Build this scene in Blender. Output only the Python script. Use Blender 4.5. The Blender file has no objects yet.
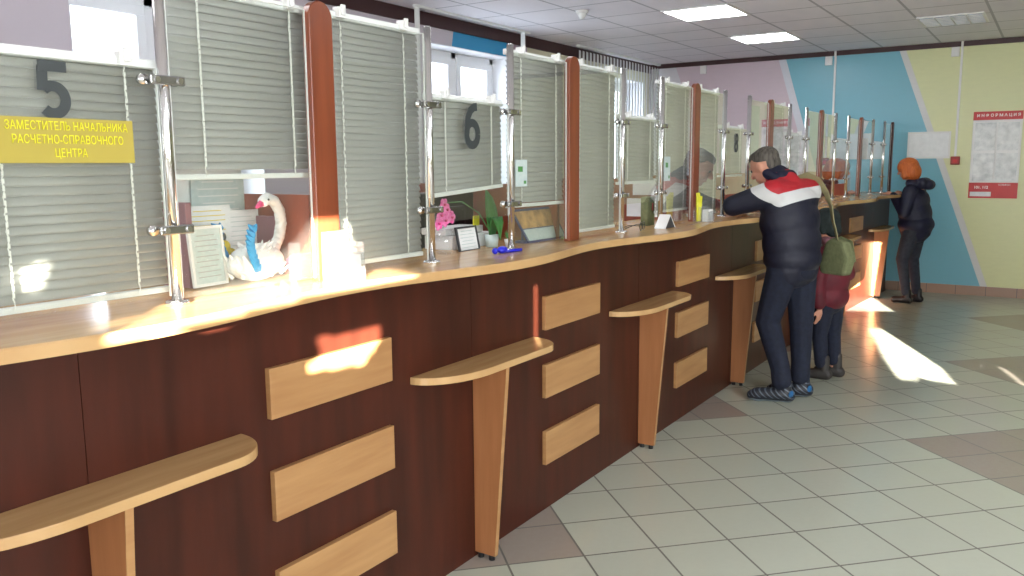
import bpy, bmesh, math, random
from mathutils import Vector, Matrix
random.seed(7)
PI = math.pi
scn = bpy.context.scene
C = scn.collection

# ---------------------------------------------------------------- camera, sky, sun, exposure
YAW, PITCH, ROLL, FPX = 0.576379, 0.14458, -0.007739, 836.64
H = 1.48
fw = Vector((math.cos(YAW)*math.cos(PITCH), math.sin(YAW)*math.cos(PITCH), -math.sin(PITCH)))
rt = Vector((math.sin(YAW), -math.cos(YAW), 0)); up = rt.cross(fw)
r2 = rt*math.cos(ROLL) + up*math.sin(ROLL); u2 = -rt*math.sin(ROLL) + up*math.cos(ROLL)
cd = bpy.data.cameras.new('camera'); cam = bpy.data.objects.new('camera', cd); C.objects.link(cam)
cam.matrix_world = Matrix(((r2.x, u2.x, -fw.x, 0), (r2.y, u2.y, -fw.y, 0), (r2.z, u2.z, -fw.z, H), (0, 0, 0, 1)))
cd.sensor_width = 36; cd.lens = FPX*36/1024; cd.clip_start = 0.05; cd.clip_end = 200
scn.camera = cam
scn.view_settings.view_transform = 'Standard'; scn.view_settings.look = 'None'
scn.view_settings.gamma = 1; scn.view_settings.use_curve_mapping = False
scn.view_settings.exposure = 0.0

w = bpy.data.worlds.new('sky'); scn.world = w; w.use_nodes = True
bgn = w.node_tree.nodes['Background']; bgn.inputs[0].default_value = (0.86, 0.93, 1.0, 1); bgn.inputs[1].default_value = 6.0

SUN_AZ, SUN_EL = math.radians(36), math.radians(8.5)
SUN = Vector((math.cos(SUN_EL)*math.cos(SUN_AZ), math.cos(SUN_EL)*math.sin(SUN_AZ), -math.sin(SUN_EL)))
sl = bpy.data.lights.new('sun', 'SUN'); sl.energy = 120; sl.angle = math.radians(0.15); sl.color = (1.0, 0.92, 0.80)
so = bpy.data.objects.new('sun', sl); C.objects.link(so); so.location = (-8, -4, 6)
so.rotation_euler = SUN.to_track_quat('-Z', 'Y').to_euler()

def area(name, loc, direction, sx, sy, energy, col):
    l = bpy.data.lights.new(name, 'AREA'); l.shape = 'RECTANGLE'; l.size = sx; l.size_y = sy; l.energy = energy; l.color = col
    o = bpy.data.objects.new(name, l); C.objects.link(o); o.location = loc
    o.rotation_euler = Vector(direction).to_track_quat('-Z', 'Z').to_euler(); return o
# added soft fill lamps, out of view at the windowless right and rear walls
YR = -4.0
for x in (-2.6, -.4, 1.8):
    area('fill_right', (x, YR+0.06, 1.75), (0.25, 1, -0.05), 1.7, 1.6, 150, (0.93, 0.97, 1.0))
for y in (-2.2, 2.6):
    area('fill_rear', (-8.4, y, 1.7), (1, 0.1, -0.05), 1.7, 1.6, 220, (0.95, 0.98, 1.0))

# ---------------------------------------------------------------- materials
def lin(c):
    return tuple(((v/255)/12.92 if v/255 <= .04045 else ((v/255+.055)/1.055)**2.4) for v in c) + (1,)
def mat(name, col, rough=.5, metal=0, spec=.5, alpha=None, emit=None, es=1):
    m = bpy.data.materials.new(name); m.use_nodes = True
    b = m.node_tree.nodes['Principled BSDF']
    b.inputs['Base Color'].default_value = lin(col); b.inputs['Roughness'].default_value = rough
    b.inputs['Metallic'].default_value = metal; b.inputs['Specular IOR Level'].default_value = spec
    if emit: b.inputs['Emission Color'].default_value = lin(emit); b.inputs['Emission Strength'].default_value = es
    return m
class NT:
    def __init__(s, m): s.t = m.node_tree; s.b = s.t.nodes['Principled BSDF']
    def n(s, typ, **kw):
        x = s.t.nodes.new(typ)
        for k, v in kw.items(): setattr(x, k, v)
        return x
    def l(s, a, b): s.t.links.new(a, b)
    def math(s, op, a, b=None, c=None):
        x = s.n('ShaderNodeMath', operation=op)
        for i, v in enumerate((a, b, c)):
            if v is None: continue
            if isinstance(v, (int, float)): x.inputs[i].default_value = v
            else: s.l(v, x.inputs[i])
        return x.outputs[0]
    def mix(s, f, a, b):
        x = s.n('ShaderNodeMix', data_type='RGBA')
        for i, v in ((0, f), (6, a), (7, b)):
            if isinstance(v, (int, float, tuple)): x.inputs[i].default_value = v
            else: s.l(v, x.inputs[i])
        return x.outputs[2]
    def obj(s): 
        tc = s.n('ShaderNodeTexCoord'); return tc.outputs['Object']
    def xyz(s):
        g = s.n('ShaderNodeSeparateXYZ'); s.l(s.obj(), g.inputs[0]); return g.outputs
def noisy(name, c1, c2, scale=(3, 3, 3), nscale=4, rough=.5, detail=4, bump=0, metal=0, spec=.5):
    m = mat(name, c1, rough, metal, spec); t = NT(m)
    mp = t.n('ShaderNodeMapping'); mp.inputs['Scale'].default_value = scale; t.l(t.obj(), mp.inputs[0])
    nz = t.n('ShaderNodeTexNoise'); nz.inputs['Scale'].default_value = nscale; nz.inputs['Detail'].default_value = detail
    t.l(mp.outputs[0], nz.inputs[0])
    rp = t.n('ShaderNodeMapRange'); rp.inputs[1].default_value = .3; rp.inputs[2].default_value = .7; t.l(nz.outputs[0], rp.inputs[0])
    t.l(t.mix(rp.outputs[0], lin(c1), lin(c2)), t.b.inputs['Base Color'])
    if bump:
        bp = t.n('ShaderNodeBump'); bp.inputs['Strength'].default_value = bump; bp.inputs['Distance'].default_value = .004
        t.l(nz.outputs[0], bp.inputs['Height']); t.l(bp.outputs[0], t.b.inputs['Normal'])
    return m
M = {}
M['mahogany'] = noisy('mahogany', (74, 33, 22), (53, 24, 16), (1, 1, .12), 14, .38, spec=.3)
M['beech'] = noisy('beech', (178, 136, 90), (160, 116, 74), (.5, 1, 5), 6, .36)
M['beech_top'] = noisy('beech_top', (196, 160, 112), (180, 142, 96), (.5, 5, 1), 6, .22)
M['beech_leg'] = noisy('beech_leg', (170, 114, 74), (152, 98, 60), (5, 5, .4), 6, .36)
M['cherry'] = noisy('cherry', (130, 68, 42), (110, 54, 33), (4, 4, .4), 6, .3)
M['partition'] = noisy('partition', (140, 66, 44), (118, 52, 34), (4, 4, .4), 6, .35)
M['chrome'] = mat('chrome', (222, 222, 222), .18, 1)
M['chrome_dark'] = mat('chrome_dark', (176, 176, 176), .25, 1)
M['white_plastic'] = mat('white_plastic', (225, 228, 226), .35)
M['slat'] = mat('slat', (162, 162, 158), .4)
M['cord'] = mat('cord', (235, 235, 230), .6)
M['paper'] = noisy('paper', (232, 234, 234), (222, 224, 224), (1, 1, 1), 20, .7)
M['grey_paper'] = noisy('grey_paper', (178, 196, 196), (198, 208, 206), (1, 1, 1), 60, .6)
M['black'] = mat('black', (22, 22, 24), .35)
M['dark_grey'] = mat('dark_grey', (60, 62, 66), .5)
M['frame_white'] = mat('frame_white', (232, 234, 238), .35)
M['blue_plastic'] = mat('blue_plastic', (25, 30, 190), .3)
M['blue_dark'] = mat('blue_dark', (50, 62, 110), .4)
M['yellow'] = mat('yellow', (226, 222, 60), .5)
M['gold'] = mat('gold', (225, 200, 60), .5)
M['pink'] = mat('pink', (222, 70, 130), .5)
M['mauve'] = mat('mauve', (140, 96, 106), .5)
M['lightblue'] = mat('lightblue', (30, 140, 200), .6)
M['leaf'] = noisy('leaf', (84, 146, 78), (62, 122, 62), (1, 1, 1), 30, .4)
M['petal'] = noisy('petal', (226, 60, 150), (240, 150, 200), (1, 1, 1), 60, .6)
M['rednotice'] = noisy('rednotice', (196, 40, 42), (184, 34, 38), (1, 1, 1), 8, .4)
M['redbox'] = mat('redbox', (150, 50, 40), .5)
M['silver_sleeve'] = noisy('silver_sleeve', (232, 234, 232), (176, 180, 180), (1, 1, 1), 14, .25)
M['number'] = mat('number', (52, 58, 60), .5)
M['label_yellow'] = mat('label_yellow', (222, 196, 84), .6)
M['text_yellow'] = mat('text_yellow', (228, 222, 40), .6)
M['white_text'] = mat('white_text', (240, 240, 236), .6)
M['cornice'] = mat('cornice', (58, 30, 32), .5)
M['leaflet'] = noisy('leaflet', (214, 168, 110), (120, 90, 60), (1, 1, 1), 18, .5)
M['skin'] = noisy('skin', (205, 150, 125), (190, 132, 110), (1, 1, 1), 8, .55)
M['denim'] = noisy('denim', (24, 31, 52), (16, 21, 38), (1, 1, 1), 40, .85)
M['denim_grey'] = noisy('denim_grey', (46, 50, 62), (34, 38, 50), (1, 1, 1), 30, .85)
M['navy'] = noisy('navy', (18, 22, 54), (12, 15, 40), (1, 1, 1), 14, .6, bump=.3)
M['burgundy'] = noisy('burgundy', (104, 22, 38), (80, 16, 30), (1, 1, 1), 12, .7, bump=.3)
M['olive'] = noisy('olive', (118, 122, 86), (98, 104, 72), (1, 1, 1), 40, .85)
M['strap'] = mat('strap', (140, 132, 96), .8)
M['hair_grey'] = noisy('hair_grey', (104, 98, 90), (48, 44, 40), (8, 8, 1), 10, .7, bump=.5)
M['hair_ginger'] = noisy('hair_ginger', (206, 112, 48), (170, 78, 30), (14, 14, 1), 8, .55, bump=.5)
M['knit'] = noisy('knit', (34, 44, 42), (24, 32, 32), (1, 1, 1), 60, .9, bump=.4)
M['shoe_blue'] = mat('shoe_blue', (26, 96, 150), .5)
M['boot'] = mat('boot', (52, 48, 46), .6)
M['boot_black'] = mat('boot_black', (20, 18, 20), .5)
M['light_on'] = mat('light_on', (255, 255, 255), .5, emit=(250, 252, 255), es=16.0)
M['louvre'] = mat('louvre', (120, 145, 175), .3)
M['steel_white'] = mat('steel_white', (222, 222, 220), .4)

def clear(name, tint, refl=1.0, haze=0.0, hazecol=(200, 205, 200)):
    m = bpy.data.materials.new(name); m.use_nodes = True; t = m.node_tree; t.nodes.clear()
    out = t.nodes.new('ShaderNodeOutputMaterial'); tr = t.nodes.new('ShaderNodeBsdfTransparent'); tr.inputs[0].default_value = tint
    gl = t.nodes.new('ShaderNodeBsdfGlossy'); gl.inputs['Roughness'].default_value = .02; gl.inputs[0].default_value = (1, 1, 1, 1)
    fr = t.nodes.new('ShaderNodeFresnel'); fr.inputs[0].default_value = 1.5
    ge = t.nodes.new('ShaderNodeNewGeometry'); ml = t.nodes.new('ShaderNodeMath'); ml.operation = 'SUBTRACT'; ml.inputs[0].default_value = 1
    t.links.new(ge.outputs['Backfacing'], ml.inputs[1])
    m2 = t.nodes.new('ShaderNodeMath'); m2.operation = 'MULTIPLY'; t.links.new(fr.outputs[0], m2.inputs[0]); t.links.new(ml.outputs[0], m2.inputs[1])
    m3 = t.nodes.new('ShaderNodeMath'); m3.operation = 'MULTIPLY'; t.links.new(m2.outputs[0], m3.inputs[0]); m3.inputs[1].default_value = refl
    m3.use_clamp = True
    mx = t.nodes.new('ShaderNodeMixShader'); t.links.new(m3.outputs[0], mx.inputs[0])
    base = tr.outputs[0]
    if haze:
        df = t.nodes.new('ShaderNodeBsdfDiffuse'); df.inputs[0].default_value = lin(hazecol)
        mh = t.nodes.new('ShaderNodeMixShader'); mh.inputs[0].default_value = haze
        t.links.new(tr.outputs[0], mh.inputs[1]); t.links.new(df.outputs[0], mh.inputs[2]); base = mh.outputs[0]
    t.links.new(base, mx.inputs[1]); t.links.new(gl.outputs[0], mx.inputs[2]); t.links.new(mx.outputs[0], out.inputs[0])
    return m
M['glass'] = clear('glass', (.95, .965, .95, 1), 2.3, .02)
M['window_glass'] = clear('window_glass', (.97, .98, 1, 1), 1)
M['acrylic'] = clear('acrylic', (.95, .96, .96, 1), 1.5, .10, (225, 228, 228))
M['label_film'] = clear('label_film', (.80, .76, .42, 1), .5, .72, (196, 180, 92))

# ---------------------------------------------------------------- mesh helpers
def bx(bm, x0, x1, y0, y1, z0, z1):
    v = [bm.verts.new((x, y, z)) for x in (x0, x1) for y in (y0, y1) for z in (z0, z1)]
    for f in ((0, 1, 3, 2), (4, 6, 7, 5), (0, 4, 5, 1), (2, 3, 7, 6), (0, 2, 6, 4), (1, 5, 7, 3)):
        bm.faces.new([v[i] for i in f])
    return v
def cyl(bm, a, b, r, r2=None, n=16):
    a, b = Vector(a), Vector(b); r2 = r if r2 is None else r2
    q = (b-a).to_track_quat('Z', 'Y'); L = (b-a).length
    mtx = Matrix.Translation((a+b)/2) @ q.to_matrix().to_4x4()
    return bmesh.ops.create_cone(bm, cap_ends=True, segments=n, radius1=r, radius2=r2, depth=L, matrix=mtx)['verts']
def tube(bm, pts, r, n=8):
    pts = [Vector(p) for p in pts]; rings = []
    for i, p in enumerate(pts):
        d = (pts[min(i+1, len(pts)-1)] - pts[max(i-1, 0)]).normalized()
        a = d.cross(Vector((0, 0, 1))); a = a.normalized() if a.length > 1e-3 else Vector((1, 0, 0)); b = d.cross(a)
        rings.append([bm.verts.new(p + a*r*math.cos(t*2*PI/n) + b*r*math.sin(t*2*PI/n)) for t in range(n)])
    for i in range(len(rings)-1):
        for t in range(n): bm.faces.new((rings[i][t], rings[i][(t+1) % n], rings[i+1][(t+1) % n], rings[i+1][t]))
    bm.faces.new(rings[0][::-1]); bm.faces.new(rings[-1])
def prism(bm, pts, ax, a, b):
    # extrude a 2D outline along an axis: ax 'x': pts=(y,z); 'y': pts=(x,z); 'z': pts=(x,y)
    def P(p, t): return {'x': (t, p[0], p[1]), 'y': (p[0], t, p[1]), 'z': (p[0], p[1], t)}[ax]
    A = [bm.verts.new(P(p, a)) for p in pts]; B = [bm.verts.new(P(p, b)) for p in pts]; n = len(pts)
    bm.faces.new(A); bm.faces.new(B[::-1])
    for i in range(n): bm.faces.new((A[i], B[i], B[(i+1) % n], A[(i+1) % n]))
def sph(bm, c, r, sub=3, rot=None):
    r = (r, r, r) if isinstance(r, (int, float)) else r
    m = Matrix.Translation(c) @ (rot.to_matrix().to_4x4() if rot else Matrix()) @ Matrix.Diagonal((*r, 1))
    return bmesh.ops.create_icosphere(bm, subdivisions=sub, radius=1, matrix=m)['verts']
def B(): return bmesh.new()
def obj(name, bm, m, parent=None, smooth=False, bevel=0, loc=None):
    bmesh.ops.recalc_face_normals(bm, faces=bm.faces)
    me = bpy.data.meshes.new(name); bm.to_mesh(me); bm.free()
    me.materials.append(M[m] if isinstance(m, str) else m)
    o = bpy.data.objects.new(name, me); C.objects.link(o)
    if parent: o.parent = parent
    if loc: o.location = loc
    if smooth: me.polygons.foreach_set('use_smooth', [True]*len(me.polygons))
    if bevel:
        bv = o.modifiers.new('bevel', 'BEVEL'); bv.width = bevel; bv.segments = 2; bv.limit_method = 'ANGLE'
    return o
def tag(o, label, cat, group=None):
    o['label'] = label; o['category'] = cat
    if group: o['group'] = group
    return o
def thing(name, label, cat, loc=(0, 0, 0), rz=0, group=None):
    o = bpy.data.objects.new(name, None); C.objects.link(o); o.empty_display_size = .1
    o.location = loc; o.rotation_euler = (0, 0, rz); return tag(o, label, cat, group)
def struct(o): o['kind'] = 'structure'; return o
def text(name, body, size, m, mw, parent=None, bold=0, ext=.0006, align='CENTER', sx=1):
    cu = bpy.data.curves.new(name, 'FONT'); cu.body = body; cu.size = size; cu.align_x = align; cu.align_y = 'CENTER'
    cu.extrude = ext; cu.offset = bold; cu.space_line = 1.0
    t = bpy.data.objects.new(name, cu); C.objects.link(t)
    bpy.context.view_layer.update()
    me = bpy.data.meshes.new_from_object(t.evaluated_get(bpy.context.evaluated_depsgraph_get()))
    bpy.data.objects.remove(t); me.name = name; me.materials.clear(); me.materials.append(M[m])
    me.transform(mw @ Matrix.Diagonal((sx, 1, 1, 1)))
    o = bpy.data.objects.new(name, me); C.objects.link(o)
    if parent: o.parent = parent
    return o
def stroke_number(parent, x, y, z, hgt, paths, wd):
    y0 = y
    # thick painted numeral on the glass, drawn as ribbons
    bm = B()
    for pi_, path in enumerate(paths):
        y = y0 - .0022*pi_
        pts = [Vector((px*hgt, 0, py*hgt)) for px, py in path]; rr = []
        for i, p in enumerate(pts):
            d = (pts[min(i+1, len(pts)-1)]-pts[max(i-1, 0)]).normalized(); n = Vector((-d.z, 0, d.x))*wd*hgt/2
            if 0 < i < len(pts)-1: n = n/max(.5, d.dot((pts[i+1]-p).normalized()))
            rr.append([bm.verts.new(q+Vector((x, yy, z))) for q, yy in ((p-n, y), (p+n, y), (p+n, y+.0015), (p-n, y+.0015))])
        for a, b in zip(rr, rr[1:]):
            for k in range(4): bm.faces.new((a[k], a[(k+1) % 4], b[(k+1) % 4], b[k]))
        bm.faces.new(rr[0]); bm.faces.new(rr[-1][::-1])
    return obj('number', bm, 'number', parent)
def arc(cx, cz, rx, rz, a0, a1, n=28): return [(cx+rx*math.cos(math.radians(a0+(a1-a0)*k/n)), cz+rz*math.sin(math.radians(a0+(a1-a0)*k/n))) for k in range(n+1)]
N5 = [arc(-.0, -.17, .23, .245, 135, -135), [(-.17, .42), (-.19, -.01)], [(-.255, .42), (.26, .42)]]
N6 = [arc(0, -.18, .22, .25, 0, 360), [(.17, .43), (.05, .42), (-.08, .34), (-.18, .18), (-.22, -.02), (-.22, -.18)]]
N8 = [arc(0, -.22, .21, .22, 0, 360), arc(0, .22, .18, .20, 0, 360)]
# text facing -Y (towards the customers) / facing -X (on the far wall)
def face_y(x, y, z): return Matrix.Translation((x, y, z)) @ Matrix.Rotation(PI/2, 4, 'X')
def face_x(x, y, z): return Matrix.Translation((x, y, z)) @ Matrix.Rotation(-PI/2, 4, 'Z') @ Matrix.Rotation(PI/2, 4, 'X')

# ---------------------------------------------------------------- the setting
XF, YL, ZC, XB = 10.66, 4.70, 2.80, -8.5
def cbend(x): return -0.00093*max(0, x-5)**3
GA = -0.7854 + 0.0123
# floor: diagonal tiles with a zigzag brown border
mf = mat('floor_tiles', (176, 182, 168), .22); t = NT(mf)
mp = t.n('ShaderNodeMapping', vector_type='POINT'); sx, sy = 3.31561, 1.643124
tc = t.obj(); xyz = t.n('ShaderNodeSeparateXYZ'); t.l(tc, xyz.inputs[0])
dx = t.math('SUBTRACT', xyz.outputs[0], sx); dy = t.math('SUBTRACT', xyz.outputs[1], sy); S = .29971
cg, sg = math.cos(-0.773112)/S, math.sin(-0.773112)/S
gi = t.math('ADD', t.math('MULTIPLY', dx, cg), t.math('MULTIPLY', dy, sg))
gj = t.math('SUBTRACT', t.math('MULTIPLY', dx, sg), t.math('MULTIPLY', dy, cg))
fi, fj = t.math('FLOOR', gi), t.math('FLOOR', gj)
ri = t.math('ADD', t.math('FLOOR', t.math('DIVIDE', t.math('SUBTRACT', fi, 5.999), 5.0)), t.math('FLOOR', t.math('DIVIDE', t.math('ADD', fj, 1.001), 5.0)))
li = t.math('SUBTRACT', t.math('FLOOR', t.math('DIVIDE', t.math('SUBTRACT', 1.001, fj), 5.0)), t.math('FLOOR', t.math('DIVIDE', t.math('ADD', fi, 6.001), 5.0)))
brown = t.math('MAXIMUM', t.math('GREATER_THAN', ri, -.5), t.math('GREATER_THAN', li, -.5))
ei = t.math('ABSOLUTE', t.math('SUBTRACT', t.math('FRACT', gi), .5)); ej = t.math('ABSOLUTE', t.math('SUBTRACT', t.math('FRACT', gj), .5))
grout = t.math('GREATER_THAN', t.math('MAXIMUM', ei, ej), .4865)
wn = t.n('ShaderNodeTexWhiteNoise', noise_dimensions='2D'); cv = t.n('ShaderNodeCombineXYZ'); t.l(fi, cv.inputs[0]); t.l(fj, cv.inputs[1]); t.l(cv.outputs[0], wn.inputs['Vector'])
nz = t.n('ShaderNodeTexNoise'); nz.inputs['Scale'].default_value = 40; t.l(tc, nz.inputs['Vector'])
base = t.mix(brown, lin((190, 194, 178)), lin((158, 145, 136)))
base = t.mix(t.math('MULTIPLY', wn.outputs[0], .22), base, lin((166, 172, 160)))
base = t.mix(t.math('MULTIPLY', nz.outputs[0], .25), base, lin((174, 176, 164)))
t.l(t.mix(grout, base, lin((104, 102, 94))), t.b.inputs['Base Color'])
t.l(t.math('ADD', t.math('MULTIPLY', grout, .5), .2), t.b.inputs['Roughness'])
bm = B(); bx(bm, XB, XF+.2, YR, YL+.5, -.1, 0); struct(obj('floor', bm, mf))

# ceiling: suspended 0.6 m tiles
mc = mat('ceiling_tiles', (206, 206, 210), .7); t = NT(mc); X = t.xyz()
def gl(v, off): return t.math('ABSOLUTE', t.math('SUBTRACT', t.math('FRACT', t.math('DIVIDE', t.math('SUBTRACT', v, off), .6)), .5))
g = t.math('GREATER_THAN', t.math('MAXIMUM', gl(X[0], 7.0), gl(X[1], 2.41)), .481)
nz = t.n('ShaderNodeTexNoise'); nz.inputs['Scale'].default_value = 60
b0 = t.mix(nz.outputs[0], lin((238, 236, 242)), lin((226, 225, 232)))
t.l(t.mix(g, b0, lin((180, 180, 188))), t.b.inputs['Base Color'])
bm = B(); bx(bm, XB, XF+.2, YR, YL+.5, ZC, ZC+.1); struct(obj('ceiling', bm, mc))

# far wall: lilac | white stripe | blue | white stripe | yellow green, slanting edges
mw_ = mat('far_wall_paint', (200, 186, 196), .3); t = NT(mw_); X = t.xyz()
def line(y1, z1, y2, z2): # returns y - y(z)
    k = (y2-y1)/(z2-z1)
    return t.math('SUBTRACT', X[1], t.math('ADD', t.math('MULTIPLY', t.math('SUBTRACT', X[2], z1), k), y1))
d1 = line(2.90, 2.73, 2.50, 1.406); d2 = line(1.627, 2.735, .658, .097); d0 = line(4.33, 2.74, 4.05, 2.0)
nz = t.n('ShaderNodeTexNoise'); nz.inputs['Scale'].default_value = 90; nz.inputs['Detail'].default_value = 3
col = t.mix(t.math('GREATER_THAN', d0, 0), lin((202, 184, 194)), lin((206, 204, 210)))
col = t.mix(t.math('LESS_THAN', d1, .09), col, lin((206, 208, 216)))
col = t.mix(t.math('LESS_THAN', d1, 0), col, lin((112, 174, 192)))
col = t.mix(t.math('LESS_THAN', d2, .0), col, lin((206, 206, 204)))
col = t.mix(t.math('LESS_THAN', d2, -.07), col, lin((212, 214, 162)))
col = t.mix(t.math('MULTIPLY', nz.outputs[0], .12), col, lin((120, 130, 120)))
t.l(col, t.b.inputs['Base Color'])
bp = t.n('ShaderNodeBump'); bp.inputs['Strength'].default_value = .25; bp.inputs['Distance'].default_value = .003
t.l(nz.outputs[0], bp.inputs['Height']); t.l(bp.outputs[0], t.b.inputs['Normal'])
bm = B(); bx(bm, XF, XF+.2, YR, YL+.5, 0, ZC); struct(obj('wall_far', bm, mw_))
mb = mat('baseboard_tile', (150, 122, 104), .3); t = NT(mb); X = t.xyz()
g = t.math('GREATER_THAN', t.math('ABSOLUTE', t.math('SUBTRACT', t.math('FRACT', t.math('DIVIDE', X[1], .3)), .5)), .488)
t.l(t.mix(g, lin((156, 126, 108)), lin((110, 100, 92))), t.b.inputs['Base Color'])
bm = B(); bx(bm, XF-.015, XF, YR, YL, 0, .105); struct(obj('baseboard_far', bm, mb))
bm = B(); bx(bm, XF-.02, XF, YR, YL, ZC-.055, ZC); struct(obj('trim_1', bm, 'cornice'))
bm = B()
bx(bm, XB, XF-.02, YL-.02, YL, ZC-.11, ZC-.0)
struct(obj('trim_2', bm, 'cornice'))

# left wall with three recessed windows
WIN = [(2.72, 4.05), (5.93, 7.27), (9.15, 10.45)]; WZ0, WZ1 = .85, 2.56
ml = mat('left_wall_paint', (190, 182, 194), .5); t = NT(ml); X = t.xyz()
def rng(v, a, b): return t.math('MULTIPLY', t.math('GREATER_THAN', v, a), t.math('LESS_THAN', v, b))
sl_ = t.math('ADD', X[0], t.math('MULTIPLY', t.math('SUBTRACT', X[2], 2.6), -.2))
col = t.mix(rng(sl_, 6.27, 20), lin((196, 188, 198)), lin((40, 140, 190)))
col = t.mix(rng(X[0], 7.25, 7.55), col, lin((170, 150, 168)))
col = t.mix(rng(X[0], 7.55, 20), col, lin((206, 202, 176)))
t.l(col, t.b.inputs['Base Color'])
bm = B(); edges = [XB] + [v for w_ in WIN for v in w_] + [XF]
for i in range(0, len(edges), 2): bx(bm, edges[i], edges[i+1], YL, YL+.35, 0, ZC)
for a, b in WIN: bx(bm, a, b, YL, YL+.35, 0, WZ0); bx(bm, a, b, YL, YL+.35, WZ1, ZC)
struct(obj('wall_left', bm, ml))
for i, (a, b) in enumerate(WIN):
    r = bpy.data.objects.new('window_%d' % (i+1), None); C.objects.link(r); r.location = (0, 0, 0); struct(r)
    y = YL+.24; m_ = (a+b)/2
    bm = B()
    bx(bm, a, b, y, y+.06, WZ1-.06, WZ1); bx(bm, a, b, y, y+.06, WZ0, WZ0+.06); bx(bm, a, a+.06, y, y+.06, WZ0, WZ1); bx(bm, b-.06, b, y, y+.06, WZ0, WZ1); bx(bm, m_-.04, m_+.04, y, y+.06, WZ0, WZ1)
    obj('window_frame', bm, 'frame_white', r, bevel=.004)
    for (p, q) in ((a+.06, m_-.04), (m_+.04, b-.06)):
        bm = B(); s = .065; z0, z1 = WZ0+.06, WZ1-.06; yy = y-.015
        bx(bm, p, q, yy, yy+.05, z1-s, z1); bx(bm, p, q, yy, yy+.05, z0, z0+s); bx(bm, p, p+s, yy, yy+.05, z0+s, z1-s); bx(bm, q-s, q, yy, yy+.05, z0+s, z1-s)
        sa = obj('sash', bm, 'frame_white', r, bevel=.004)
        bm = B(); bx(bm, p+s, q-s, yy+.02, yy+.026, z0+s, z1-s); obj('pane', bm, 'window_glass', sa)
    bm = B(); bx(bm, a, b, YL+.002, y, WZ1-.008, WZ1-.001); bx(bm, a+.001, a+.008, YL+.002, y, WZ0, WZ1-.008); bx(bm, b-.008, b-.001, YL+.002, y, WZ0, WZ1-.008); obj('reveal_lining', bm, 'frame_white', r)
    bm = B(); bx(bm, a, b, YL-.06, y, WZ0-.03, WZ0); obj('window_sill', bm, 'frame_white', r, bevel=.004)

# right wall, out of view: holes added, shaped to cast the wanted sun patches
def back(p):
    p = Vector(p); k = (YR+.005 - p.y)/SUN.y; q = p + SUN*k; return (q.x, q.z)
HO = []
HO.append([back((x, y, 0)) for x, y in ((7.989, 1.353), (8.068, 1.268), (7.408, .959), (6.711, .634), (6.233, .496), (6.252, .665), (6.327, .749), (6.197, .756), (6.184, .845), (6.809, 1.039))])
HO.append([back(p) for p in ((8.85, 1.77, 0), (9.08, 1.32, 0), (9.88, 1.64, 0), (9.9, 1.60, .62), (9.9, 1.765, .62), (9.6, 1.72, .25), (9.0, 1.75, .2))])
HO.append([back((x, y, 1.154)) for x, y in ((.80, 1.50), (1.15, 1.72), (1.2, 1.83), (2.05, 1.83), (1.98, 1.62), (1.72, 1.63), (1.45, 1.61), (1.2, 1.56), (1.0, 1.545), (.97, 1.48))])
HO.append([back((x, y, 1.154)) for x, y in ((.95, 1.68), (1.19, 1.69), (1.19, 1.73))])
HO.append([back((x, 1.785, z)) for x, z in ((1.18, 1.14), (1.20, 1.165), (1.45, 1.20), (1.6, 1.27), (1.70, 1.36), (1.81, 1.36), (1.86, 1.14))])
HO.append([back((x, 1.77, z)) for x, z in ((1.66, .995), (1.95, .985), (1.945, .939), (1.87, .88), (1.785, .885), (1.72, .892), (1.63, .90), (1.63, .93), (1.68, .934))])
HO.append([back((x, 1.777, z)) for x, z in ((2.885, 1.0), (2.915, .995), (2.915, .76), (2.885, .76))])
HO.append([back((x, 1.83, z)) for x, z in ((.90, 1.275), (.96, 1.28), (.905, 1.19))])
HO.append([back((x, y, 0)) for x, y in ((6.95, .28), (6.93, .25), (6.38, .07), (6.4, .11))])
def inside(p, poly):
    c = False; n = len(poly)
    for i in range(n):
        (x1, y1), (x2, y2) = poly[i], poly[(i+1) % n]
        if (y1 > p[1]) != (y2 > p[1]) and p[0] < (x2-x1)*(p[1]-y1)/(y2-y1)+x1: c = not c
    return c
st = .01; bm = B(); z = 0.0; X1 = XF+.2; nx = int((X1-XB)/st)
ys = [p[0] for h in HO for p in h]; zs = [p[1] for h in HO for p in h]
while z < ZC-1e-6:
    z1 = min(z+st, ZC)
    if z1 < min(zs)-.03 or z > max(zs)+.03:
        z1 = min(min(zs)-.03, ZC) if z1 < min(zs)-.03 else ZC
        bx(bm, XB, X1, YR-.01, YR, z, z1)
    else:
        run = XB
        for k in range(nx):
            a = XB+k*st
            if a > max(ys)+.02: break
            if any(inside((a+st/2, (z+z1)/2), h) for h in HO):
                if a > run+1e-6: bx(bm, run, a, YR-.01, YR, z, z1)
                run = a+st
        bx(bm, run, X1, YR-.01, YR, z, z1)
    z = z1
struct(obj('wall_right_sun_mask', bm, mat('right_wall', (206, 204, 170), .5)))
bm = B(); bx(bm, XB-.1, XB, YR, YL+.3, 0, ZC)
struct(obj('wall_back', bm, mat('back_wall', (200, 196, 186), .7)))

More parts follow.
